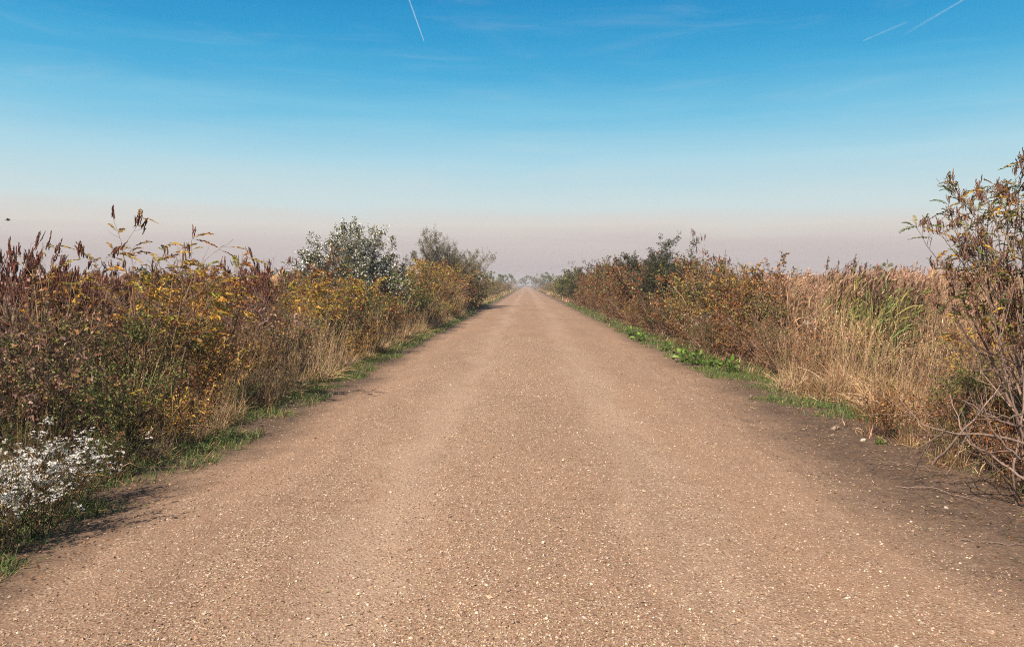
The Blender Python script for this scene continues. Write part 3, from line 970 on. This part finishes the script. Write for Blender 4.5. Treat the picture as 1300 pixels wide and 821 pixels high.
def dome_tree(seed, h, wide, nleaf, cols, w, size, barkc):
    """bushy round-headed tree: many limbs from near the ground, ends filling a dome"""
    r_ = np.random.default_rng(seed)
    tk, le = MB(), MB()
    tp = path((0, 0, 0), (0, 0, 1), .5, r_, 6, .0, .05)
    n = 62
    u = unit(r_.normal(0, 1, (n, 3)))
    u[:, 2] = np.abs(u[:, 2]) * 1.0 - .15
    f = r_.uniform(.55, .92, (n, 1)) ** .7
    tgt = u * f * np.array([wide / 2, wide / 2, h * .6]) + np.array([0, 0, h * .4]) - tp[-1]
    lev = woody(r_, tp[-1] - np.array([0, 0, .1]), unit(tgt), np.linalg.norm(tgt, axis=1), .022, 3, (7, 4), .3, (25, 60), .03, .07, .35)
    draw(tk, [[(tp, np.linspace(.07, .055, 6))]] + lev, barkc, r_, (8, 5, 4, 3), .0025)
    P, D = sample(lev[2] + lev[2] + lev[1], nleaf, r_, .1, 1.)
    P = P + r_.normal(0, .05, P.shape)
    L = r_.uniform(*size, nleaf)
    C = pal(cols, nleaf, r_, .2, w)
    leaves(le, P, unit(D * .4 + r_.normal(0, 1, P.shape)), L, L * r_.uniform(.6, .9, nleaf), C, r_)
    return [('trunk', tk.mesh('tree_trunk', TWIG)), ('crown', le.mesh('tree_crown', LEAF))]


pop = dome_tree(310, 4.45, 4.7, 32000, [(.74, .71, .64), (.065, .07, .03), (.12, .115, .05), (.20, .185, .09)], [.22, .34, .27, .17], (.045, .08), [(.3, .28, .25)])
place(pop, 'white_poplar_tree', 'round white poplar tree with silvery leaves rising above the left hedge', 'tree', at(447, 27), 27, .5, 1.0)
wil = tree(311, 4.9, 42, 12, 16000, [(.22, .20, .09), (.15, .15, .06), (.28, .24, .12)], None, (.06, .11), (.25, .4), .7, BRK, (9, 8), r0=.06, up=.1)
place(wil, 'willow_tree', 'taller olive-brown willow tree right of the white poplar', 'tree', at(555, 50), 50, .3, 1.0)
place(wil, 'willow_tree', 'smaller olive-brown willow tree nearest the road on the left', 'tree', at(597, 57), 57, 2.1, .82)
place(wil, 'willow_tree', 'low willow tree joining the two olive-brown willows', 'tree', at(573, 53), 53, 4.1, .82)
dwil = tree(312, 3.3, 26, 7, 7500, [(.05, .06, .03), (.07, .07, .035), (.09, .085, .045)], None, (.05, .1), (.25, .4), .4, DBK, (6, 6), r0=.04, up=.06, lean=(.12, 0))
place(dwil, 'willow_sapling', 'dark willow sapling sticking up from the right hedge', 'sapling', at(826, 27), 27, .3, 1.0)
place(dwil, 'willow_sapling', 'shorter dark sapling beside the dark willow in the right hedge', 'sapling', at(851, 26), 26, 2.6, .83)
tw = indigo(303, 2.6, 5, 8, 20, RUS, (.08, 0), .1, 18, kids=(4, 3), barkc=MAU)
place(tw, 'indigo_bush', 'thin brown twigs poking up behind the golden shrub of the right hedge', 'bush', at(900, 21), 21, 1., 1.03)
lrg = shrub(304, 2.4, 54, 16, 7500, GLD + OLV + RUS[:2], None, (.038, .07), MAU, patch=OLV)
place(lrg, 'leafy_shrub', 'big golden-leaved rounded shrub closing the near end of the right hedge', 'shrub', at(950, 18.5), 18.5, .6, 1.05)
place(lrg, 'leafy_shrub', 'golden-green rounded shrub behind the big golden one, right hedge', 'shrub', at(905, 21), 21, 2.6, 1.1)
ftree = [tree(320 + i, 4.5, 48, 6, 2600, [GRN[0], GRN[1], OLV[1]], None, (.14, .24), (.5, .8), .5, BRK, (5, 5), r0=.07) for i in range(2)]
ytree = tree(322, 4, 45, 6, 2200, GLD, None, (.14, .24), (.5, .8), .5, BRK, (5, 5), r0=.07)
otree = tree(323, 4.5, 46, 6, 2600, OLV, None, (.12, .22), (.4, .7), .5, BRK, (5, 5), r0=.07)
place(ftree[0], 'bushy_tree', 'small green tree standing far out in the right reed field', 'tree', at(1125, 95), 95, 0, .95)
place(ytree, 'bushy_tree', 'small yellow tree beside the green one in the right reed field', 'tree', at(1142, 98), 98, 0, .82)
place(otree, 'bushy_tree', 'small grey-green tree standing far out beyond the left bank', 'tree', at(333, 70), 70, 1, .72)
place(ftree[1], 'bushy_tree', 'dark green bush behind the yellow-leaved arch of the left bank', 'bush', at(222, 24), 24, 1, .52)
gtree = dome_tree(326, 4.1, 4.6, 9000, OLV + GRN[:2] + YGR[:1], None, (.09, .16), BRK)
place(gtree, 'bushy_tree', 'taller green tree at the far left end of the right hedge', 'tree', at(736, 72), 72, 2, 1.0)
place(gtree, 'bushy_tree', 'lower green tree at the far left end of the right hedge', 'tree', at(716, 88), 88, 3.6, .82)
for j, (px, d, s) in enumerate(((610, 200, 1.2), (628, 240, 1.3), (640, 330, 1.6), (652, 420, 1.7), (664, 470, 1.5), (676, 430, 1.8), (688, 330, 1.5), (697, 260, 1.3), (1010, 390, .8), (1055, 400, .7), (250, 400, 1.), (300, 380, .9))):
    place([otree, ftree[0], ftree[1]][j % 3], 'bushy_tree', 'small hazy tree where the road meets the horizon' if j < 8 else 'tiny hazy tree on the horizon beyond the reed marsh', 'tree', at(px, d), d, j * 1.3, s, 'hazy trees at the end of the road' if j < 8 else 'hazy trees along the field horizon')

# ---- the big bush at the right edge, with its bare lower branches
rs = np.random.default_rng(400)
BX, BY = 3.97, 5.9
st, le, sp, yl = MB(), MB(), MB(), MB()
dirs = radial(17, 3, 27, rs, (-.02, .05))
lev = woody(rs, np.zeros(3), dirs, 2.42 * rs.uniform(.62, 1.0, 17), .0155, 4, (6, 4, 3), .40, (18, 48), .08, .08, .3)
draw(st, lev, [(.24, .165, .12), (.19, .13, .10), (.29, .2, .14)], rs, (6, 5, 4, 3), .0018)
tw_ = lev[3] + lev[2]
tw_ = [b for b in tw_ if b[0][-1][2] > 1.15]
P, D = sample(tw_, 820, rs, .3, 1.)
pinnate(le, P, unit(D * .5 + radial(820, 25, 120, rs, (-.1, 0))), .13 * rs.uniform(.7, 1.35, 820), pal(OLV + GRN[1:3] + BRN[:1] + YGR[2:3], 820, rs, .22), rs, 7)
P, D = sample(tw_, 220, rs, .5, 1.)
pinnate(yl, P, unit(D * .3 + radial(220, 30, 115, rs, (-.15, 0))), .16 * rs.uniform(.6, 1.2, 220), pal(YEL[:3] + OLV[2:3], 220, rs, .2), rs, 8)
ends = np.array([b[0][-1] for b in tw_])
edir = np.array([b[0][-1] - b[0][-2] for b in tw_])
o_ = rs.permutation(len(ends))[:650]
spikes(sp, ends[o_], edir[o_], .06, rs, [(.17, .09, .065), (.22, .12, .085), (.12, .06, .045)], .0038, 5)
big = bpy.data.objects.new('indigo_bush', None)
COL.objects.link(big)
big.location = (BX, BY, -.01)
tag(big, 'tallest bush, at the right edge, dark seed spikes and bare grey lower branches', 'bush')
link('stem', st.mesh('big_indigo_stem', TWIG), big)
link('foliage', le.mesh('big_indigo_foliage', LEAF), big)
tag(link('foliage', yl.mesh('big_indigo_yellow_foliage', LEAF), big), 'yellow autumn leaves of the bush')
link('seed_head', sp.mesh('big_indigo_seed_head', SEED), big)  # bunches of dry seed spikes, not leaves


def limb(pts, r0, r1, seed, twigs=4, cols=((.19, .13, .1), (.14, .095, .075), (.24, .17, .135))):
    """a bare crooked branch through the given points, with side twigs"""
    r_ = np.random.default_rng(seed)
    pts = np.array(pts, float)
    t = np.linspace(0, len(pts) - 1, 13)
    i_ = np.minimum(t.astype(int), len(pts) - 2)
    f = (t - i_)[:, None]
    P_ = pts[i_] * (1 - f) + pts[i_ + 1] * f
    P_[1:-1] = (P_[:-2] + 2 * P_[1:-1] + P_[2:]) / 4
    P_ += r_.normal(0, .006, P_.shape)
    m = MB()
    tubes(m, P_[None], np.linspace(r0, r1, 13)[None], pal(cols, 1, r_, .1), 6)
    sd = []
    for _ in range(twigs):
        k_ = r_.integers(3, 11)
        L_ = np.linalg.norm(pts[-1] - pts[0])
        sd.append((path(P_[k_], kink(unit(P_[k_ + 1] - P_[k_]), R(r_.uniform(25, 60)), r_), L_ * r_.uniform(.15, .4), r_, 6, .03, .1), np.linspace(r1 * .9, .0015, 6)))
    if sd:
        draw(m, [sd], cols, r_, (4, 4), .0015)
    return m


def W3(px, py, d):
    x, z = at(px, d, py)
    return (x, d, max(z, .015))


BARE = [
    [W3(1330, 492, 5.9), W3(1290, 460, 5.8), W3(1240, 440, 5.7), W3(1210, 405, 5.7)],
    [W3(1320, 570, 5.5), W3(1260, 551, 5.5), W3(1214, 550, 5.5), W3(1170, 540, 5.6), W3(1140, 505, 5.7)],
    [W3(1305, 610, 5.4), W3(1262, 580, 5.5), W3(1225, 556, 5.5), W3(1205, 500, 5.7)],
    [W3(1310, 548, 5.6), W3(1262, 530, 5.6), W3(1222, 508, 5.8)],
    [W3(1185, 590, 6.2), W3(1215, 555, 5.9), W3(1255, 510, 5.9), W3(1275, 480, 6.0)],
    [W3(1320, 520, 5.5), W3(1280, 530, 5.5), W3(1240, 528, 5.6)],
    [W3(1290, 640, 5.7), W3(1286, 590, 5.6), W3(1300, 520, 5.7), W3(1296, 430, 5.8), W3(1305, 340, 5.9)],
    [W3(1300, 650, 5.6), W3(1310, 570, 5.5), W3(1280, 500, 5.7), W3(1262, 400, 5.8), W3(1240, 330, 5.9)],
    [W3(1298, 645, 5.8), W3(1270, 600, 5.6), W3(1232, 560, 5.7), W3(1220, 520, 5.9)],
    [W3(1160, 600, 6.4), W3(1180, 560, 6.3), W3(1205, 545, 6.2)],
    [W3(1325, 600, 5.3), W3(1285, 575, 5.3), W3(1258, 545, 5.5), W3(1245, 500, 5.6)],
]
base_off = np.array([BX, BY, -.01])
for j, pts in enumerate(BARE):
    m = limb(np.array(pts) - base_off, .0105 if j < 8 else .0075, .003, 410 + j, 8)
    link('bare_branch', m.mesh('bare_branch', TWIG), big)

# ---- sticks and stones on the dirt, weeds at the verge
for j, (pts, lab) in enumerate((
        ([(at(1205, 4.9), 4.9, .02), (at(1255, 4.82), 4.82, .03), (at(1330, 4.75), 4.75, .02)], 'long straight dead stick lying on the dirt at lower right'),
        ([(at(1118, 7.), 7., .03), (at(1150, 6.8), 6.8, .07), (at(1195, 6.65), 6.65, .02)], 'pale dry stalk lying on the dirt before the bare branches'),
        ([(at(1058, 8.6), 8.6, .02), (at(1072, 8.8), 8.8, .15), (at(1060, 9.2), 9.2, .3)], 'dark twig standing up at the foot of the pale straw grass'),
        ([(at(1135, 6.2), 6.2, .02), (at(1190, 6.05), 6.05, .04), (at(1250, 5.7), 5.7, .02)], 'crooked grey branch fallen along the foot of the tall right bush'))):
    m = limb(pts, .0048, .002, 430 + j, 4)
    o = link('fallen_stick', m.mesh('fallen_stick', TWIG))
    tag(o, lab, 'stick')


def rock(name, label, px, d, s, col, seed, group=None):
    r_ = np.random.default_rng(seed)
    bm_ = MB()
    n1, n2 = 10, 6
    th = np.linspace(0, 2 * PI, n1, endpoint=False)
    ph = np.linspace(-PI / 2, PI / 2, n2)
    k = r_.normal(0, .12, (n2, n1))
    rad = 1 + k
    V = np.stack([rad * np.cos(ph)[:, None] * np.cos(th), rad * .75 * np.cos(ph)[:, None] * np.sin(th), .6 * rad * np.sin(ph)[:, None] * np.ones(n1)], -1)
    V[0], V[-1] = V[0].mean(0), V[-1].mean(0)
    i_ = np.arange(n1 * n2).reshape(n2, n1)
    bm_.add(V.reshape(-1, 3) * s, pal([col], n1 * n2, r_, .08), np.stack([i_[:-1], np.roll(i_, -1, 1)[:-1], np.roll(i_, -1, 1)[1:], i_[1:]], -1))
    o = link(name, bm_.mesh(name, STONE, False))
    x = at(px, d)
    o.location = (x, d, float(road_z(np.array(x), np.array(d))) + s * .3)
    o.rotation_euler = (r_.uniform(-.3, .3), r_.uniform(-.3, .3), r_.uniform(0, 6))
    tag(o, label, 'stone', group)


rock('stone', 'tan stone at the foot of the pale straw grass', 1061, 8.7, .045, (.42, .31, .23), 1)
rock('stone', 'small pale stone on the dirt right of the tan stone', 1096, 8.05, .03, (.6, .5, .4), 2)
rock('stone', 'tan stone in the green verge grass at the right', 857, 17.3, .07, (.45, .33, .25), 3)
rock('stone', 'small pale stone lying on bare dirt at lower right', 1201, 5.6, .016, (.5, .42, .34), 4)
for j, (px, d, s) in enumerate(((868, 16.3, 1.25), (884, 15.7, 1.2), (925, 14.2, 1.15), (903, 15.2, 1.), (800, 24.5, 1.2), (1118, 7.9, .32), (812, 22.5, 1.1), (846, 19., .9))):
    place(DOCK[j % 3], 'broadleaf_weed', ['darkest broad-leaved green weed in the right verge grass', 'broad-leaved green weed just right of the darkest one', 'bright yellow-green weed at the end of the broad-leaved row', 'low green weed in the middle of the broad-leaved row', 'green weed farther up the right verge by the twiggy hedge', 'tiny green weed alone on the dirt before the bare branches', 'yellowish weed beside the farther verge weed', 'small green weed where the right verge grass begins'][j], 'weed', at(px, d), d, j, s)
# milkweed-like white seed tufts in the right hedge
tuft = MB()
r_ = np.random.default_rng(8)
n = 60
c = np.repeat(r_.normal(0, .05, (5, 3)) + np.array([0, 0, .85]), 8, 0) + r_.normal(0, .01, (40, 3))
leaves(tuft, c, r_.normal(0, 1, (40, 3)), .024, .01, (.75, .68, .58), r_)
stk = MB()
draw(stk, [[(path((0, 0, 0), (r_.normal(0, .1), r_.normal(0, .1), 1), .85, r_, 6, 0, .05), np.linspace(.004, .002, 6)) for _ in range(4)]], BRN, r_, (3,), .0015)
MILK = [('stem', stk.mesh('tuft_stem', DRY)), ('seed_head', tuft.mesh('tuft_seed_head', PETAL))]  # second part is white seed fluff, the stems bear no leaves
for j, (px, d, s, lab) in enumerate(((886, 16.0, 1.0, 'weed with white fluffy seed tufts before the right hedge, lowest of the tufted weeds'), (898, 16.4, 1.15, 'weed with white seed tufts, upright beside the lowest tufted weed'), (874, 16.8, 1.1, 'weed with one white seed tuft left of the other tufted weeds'), (1032, 11.6, 1.25, 'weed with white seed tufts left of the green reeds'))):
    place(MILK, 'tufted_weed', lab, 'weed', at(px, d) - .05, d, j, s)

# ---- bird over the left bank, contrails far above
mb = MB()
K = 7
sp_ = np.linspace(-.14, .14, K)
tubes(mb, np.stack([sp_, 0 * sp_, 0 * sp_], 1)[None], np.array([[.004, .02, .035, .04, .034, .022, .008]]), (.03, .025, .022), 6)
bird = link('bird', mb.mesh('bird_body', SEED))
bird.location = (at(10, 40), 40, 1.6 + (362 - 279.5) / 1000 * 40)
bird.rotation_euler = (0, 0, .3)
tag(bird, 'tiny dark bird flying in the sky above the left bank', 'bird')
for sg in (1, -1):
    mb = MB()
    t = np.linspace(0, 1, 6)
    c = np.stack([.02 - .05 * t ** 2, sg * (.02 + .25 * t), .09 * np.sin(t * 2.2)], 1)
    w = .07 * (1 - t ** 2) + .008
    V = np.concatenate([c + np.stack([w * .5, 0 * w, 0 * w], 1), c - np.stack([w * .5, 0 * w, -.006 + 0 * w], 1)])
    i_ = np.arange(5)
    mb.add(V, (.035, .03, .027), np.stack([i_, i_ + 1, i_ + 7, i_ + 6], 1))
    link('wing', mb.mesh('bird_wing', SEED), bird)
mb = MB()
mb.add([(-.1, -.012, 0), (-.1, .012, 0), (-.2, .04, .004), (-.2, -.04, .004)], (.03, .025, .022), [(0, 1, 2, 3)])
link('tail', mb.mesh('bird_tail', SEED), bird)

cm = ICE
nt, N, L = nodes_of(cm)
out = N.new('ShaderNodeOutputMaterial')
df = N.new('ShaderNodeBsdfDiffuse')
df.inputs[0].default_value = (.9, .9, .9, 1)
tl = N.new('ShaderNodeBsdfTranslucent')
tl.inputs[0].default_value = (.9, .9, .9, 1)
m1 = N.new('ShaderNodeMixShader')
tr = N.new('ShaderNodeBsdfTransparent')
m2 = N.new('ShaderNodeMixShader')
no = N.new('ShaderNodeTexNoise')
tc = N.new('ShaderNodeTexCoord')
no.inputs['Scale'].default_value = .012
L.new(tc.outputs['Object'], no.inputs[0])
at_ = N.new('ShaderNodeAttribute')
at_.attribute_name = 'Col'
mm = N.new('ShaderNodeMath')
mm.operation = 'MULTIPLY'
mr = N.new('ShaderNodeMapRange')
mr.inputs[1].default_value, mr.inputs[2].default_value, mr.inputs[3].default_value = .25, .75, .45
L.new(no.outputs[0], mr.inputs[0])
L.new(mr.outputs[0], mm.inputs[0])
L.new(at_.outputs['Fac'], mm.inputs[1])
L.new(df.outputs[0], m1.inputs[1])
L.new(tl.outputs[0], m1.inputs[2])
L.new(mm.outputs[0], m2.inputs[0])
L.new(tr.outputs[0], m2.inputs[1])
L.new(m1.outputs[0], m2.inputs[2])
L.new(m2.outputs[0], out.inputs[0])


def contrail(a, b, r0, r1, fade0, fade1, label):
    """ice trail between two sky directions (photo pixels), about 12 km off"""
    D_ = 12000
    pa = np.array([at(a[0], D_), D_, EYE - (a[1] - HY) / F * D_])
    pb = np.array([at(b[0], D_), D_, EYE - (b[1] - HY) / F * D_])
    t = np.linspace(0, 1, 9)
    P_ = pa + (pb - pa) * t[:, None]
    m = MB()
    f = (fade0 + (fade1 - fade0) * t) / ALB
    tubes(m, P_[None], (r0 + (r1 - r0) * t)[None], np.repeat(f[None, :, None], 3, 2), 8)
    tag(link('contrail', m.mesh('contrail', cm)), label, 'contrail')


contrail((513, -18), (538, 52), 13, 5, .16, .36, 'white contrail slanting down steeply near the top centre of the sky')
contrail((1152, 28), (1096, 52), 16, 8, .03, .1, 'shorter faint contrail left of the longer one in the right sky')
contrail((1240, -10), (1148, 44), 9, 20, .13, .015, 'longer contrail crossing the top of the sky at right')

# ================================================================== AIR, SKY, SUN, CAMERA
HAZE = 0.0008
if HAZE:
    hz = MB()
    x0, x1, y0, y1, z0, z1 = -700, 700, -30, 900, -1.2, 9
    hz.add([(x, y, z) for z in (z0, z1) for y in (y0, y1) for x in (x0, x1)], (.8, .8, .8), [(0, 2, 3, 1), (4, 5, 7, 6), (0, 1, 5, 4), (2, 6, 7, 3), (0, 4, 6, 2), (1, 3, 7, 5)])
    hm = bpy.data.materials.new('haze')
    nt, N, L = nodes_of(hm)
    out = N.new('ShaderNodeOutputMaterial')
    v = N.new('ShaderNodeVolumePrincipled')
    v.inputs['Color'].default_value = (.87, .83, .835, 1)
    v.inputs['Density'].default_value = HAZE
    L.new(v.outputs[0], out.inputs['Volume'])
    tag(link('haze', hz.mesh('haze', hm, False)), 'thin pale smog lying over the flat fields', 'haze', kind='stuff')

TO_SUN = np.array([-.58, -.82, .0])
EL = 42
AZ = math.atan2(TO_SUN[0], TO_SUN[1])
sun = bpy.data.lights.new('sun', 'SUN')
sun.energy, sun.angle, sun.color = 5.0, R(.55), (1, .90, .77)
so = bpy.data.objects.new('sun', sun)
COL.objects.link(so)
so.location = (-20, -12, 25)
so.rotation_euler = (R(90 - EL), 0, math.atan2(TO_SUN[1], TO_SUN[0]) + PI / 2)

w = bpy.data.worlds.new('World')
S.world = w
w.use_nodes = True
nt = w.node_tree
N, L = nt.nodes, nt.links
N.clear()
out = N.new('ShaderNodeOutputWorld')
sky = N.new('ShaderNodeTexSky')
sky.sky_type = 'NISHITA'
sky.sun_disc = False
sky.sun_elevation = R(EL)
sky.sun_rotation = AZ
sky.air_density, sky.dust_density, sky.ozone_density = 1.0, 2.0, 2.0
bg = N.new('ShaderNodeBackground')
bg.inputs[1].default_value = .05
L.new(sky.outputs[0], bg.inputs[0])
tc = N.new('ShaderNodeTexCoord')
sx = N.new('ShaderNodeSeparateXYZ')
L.new(tc.outputs['Generated'], sx.inputs[0])
# thin streaks of cirrus and smog, laid out in layers over the whole sky
mp = N.new('ShaderNodeMapping')
mp.inputs['Scale'].default_value = (1.3, 1.3, 16)
mp.inputs['Rotation'].default_value = (0, R(2.5), 0)
L.new(tc.outputs['Generated'], mp.inputs[0])
no = N.new('ShaderNodeTexNoise')
no.inputs['Scale'].default_value = 2.2
no.inputs['Detail'].default_value = 6
no.inputs['Roughness'].default_value = .55
no.inputs['Distortion'].default_value = .5
L.new(mp.outputs[0], no.inputs[0])
wob = N.new('ShaderNodeMapRange')
wob.inputs[1].default_value, wob.inputs[2].default_value, wob.inputs[3].default_value, wob.inputs[4].default_value = .25, .75, -.009, .009
L.new(no.outputs[0], wob.inputs[0])
ad = N.new('ShaderNodeMath')
ad.operation = 'ADD'
L.new(sx.outputs[2], ad.inputs[0])
L.new(wob.outputs[0], ad.inputs[1])
rp = N.new('ShaderNodeValToRGB')
L.new(ad.outputs[0], rp.inputs[0])


def lin(r, g_, b):
    f = lambda c: ((c / 255 + .055) / 1.055) ** 2.4 if c > 10 else c / 3294
    return (f(r), f(g_), f(b), 1)


STOPS = [(0.0, lin(182, 172, 173)), (.022, lin(191, 180, 180)), (.05, lin(203, 193, 190)), (.074, lin(217, 212, 206)), (.10, lin(205, 222, 224)),
         (.155, lin(172, 215, 231)), (.205, lin(124, 197, 228)), (.255, lin(76, 174, 219)), (.30, lin(50, 157, 210)), (.345, lin(36, 143, 201)), (.6, lin(24, 112, 180))]
el = rp.color_ramp.elements
while len(el) > 1:
    el.remove(el[-1])
el[0].position, el[0].color = STOPS[0]
for p_, c_ in STOPS[1:]:
    e = el.new(p_)
    e.color = c_
mp2 = N.new('ShaderNodeMapping')
mp2.inputs['Scale'].default_value = (1.6, 1.6, 11)
mp2.inputs['Rotation'].default_value = (0, R(-4), R(20))
L.new(tc.outputs['Generated'], mp2.inputs[0])
n2 = N.new('ShaderNodeTexNoise')
n2.inputs['Scale'].default_value = 3.1
n2.inputs['Detail'].default_value = 8
n2.inputs['Roughness'].default_value = .62
n2.inputs['Distortion'].default_value = .8
L.new(mp2.outputs[0], n2.inputs[0])
c2 = N.new('ShaderNodeMapRange')
c2.interpolation_type = 'SMOOTHSTEP'
c2.inputs[1].default_value, c2.inputs[2].default_value, c2.inputs[4].default_value = .5, .9, .13
L.new(n2.outputs[0], c2.inputs[0])
cir = N.new('ShaderNodeMix')
cir.data_type = 'RGBA'
cir.inputs[7].default_value = lin(222, 222, 222)
L.new(c2.outputs[0], cir.inputs[0])
L.new(rp.outputs[0], cir.inputs[6])
b2 = N.new('ShaderNodeBackground')
b2.inputs[1].default_value = 1.0
EXPO = 0.75
b2.inputs[1].default_value = 1 / 2 ** EXPO
L.new(cir.outputs[2], b2.inputs[0])
fc = N.new('ShaderNodeMapRange')
fc.interpolation_type = 'SMOOTHSTEP'
fc.inputs[1].default_value, fc.inputs[2].default_value = .36, .75
L.new(sx.outputs[2], fc.inputs[0])
ms = N.new('ShaderNodeMixShader')
L.new(fc.outputs[0], ms.inputs[0])
L.new(b2.outputs[0], ms.inputs[1])
L.new(bg.outputs[0], ms.inputs[2])
L.new(ms.outputs[0], out.inputs[0])

cam = bpy.data.cameras.new('camera')
cam.sensor_width = 36
cam.lens = F / 1300 * 36
cam.shift_x = -(HX - 650) / 1300
cam.shift_y = -(410.5 - HY) / 1300
cam.clip_start, cam.clip_end = .05, 30000
co = bpy.data.objects.new('camera', cam)
COL.objects.link(co)
co.location = (0, 0, EYE)
co.rotation_euler = (R(90), 0, 0)
S.camera = co

vs = S.view_settings
vs.view_transform, vs.look, vs.gamma, vs.exposure = 'Standard', 'None', 1, EXPO
vs.use_curve_mapping = False
cy = S.cycles
cy.max_bounces, cy.diffuse_bounces, cy.glossy_bounces, cy.transmission_bounces, cy.volume_bounces, cy.transparent_max_bounces = 5, 3, 2, 3, 0, 8
cy.use_denoising = False
cy.use_adaptive_sampling = False
cy.filter_width = 1.1
cy.sample_clamp_indirect = 6
S.render.film_transparent = False
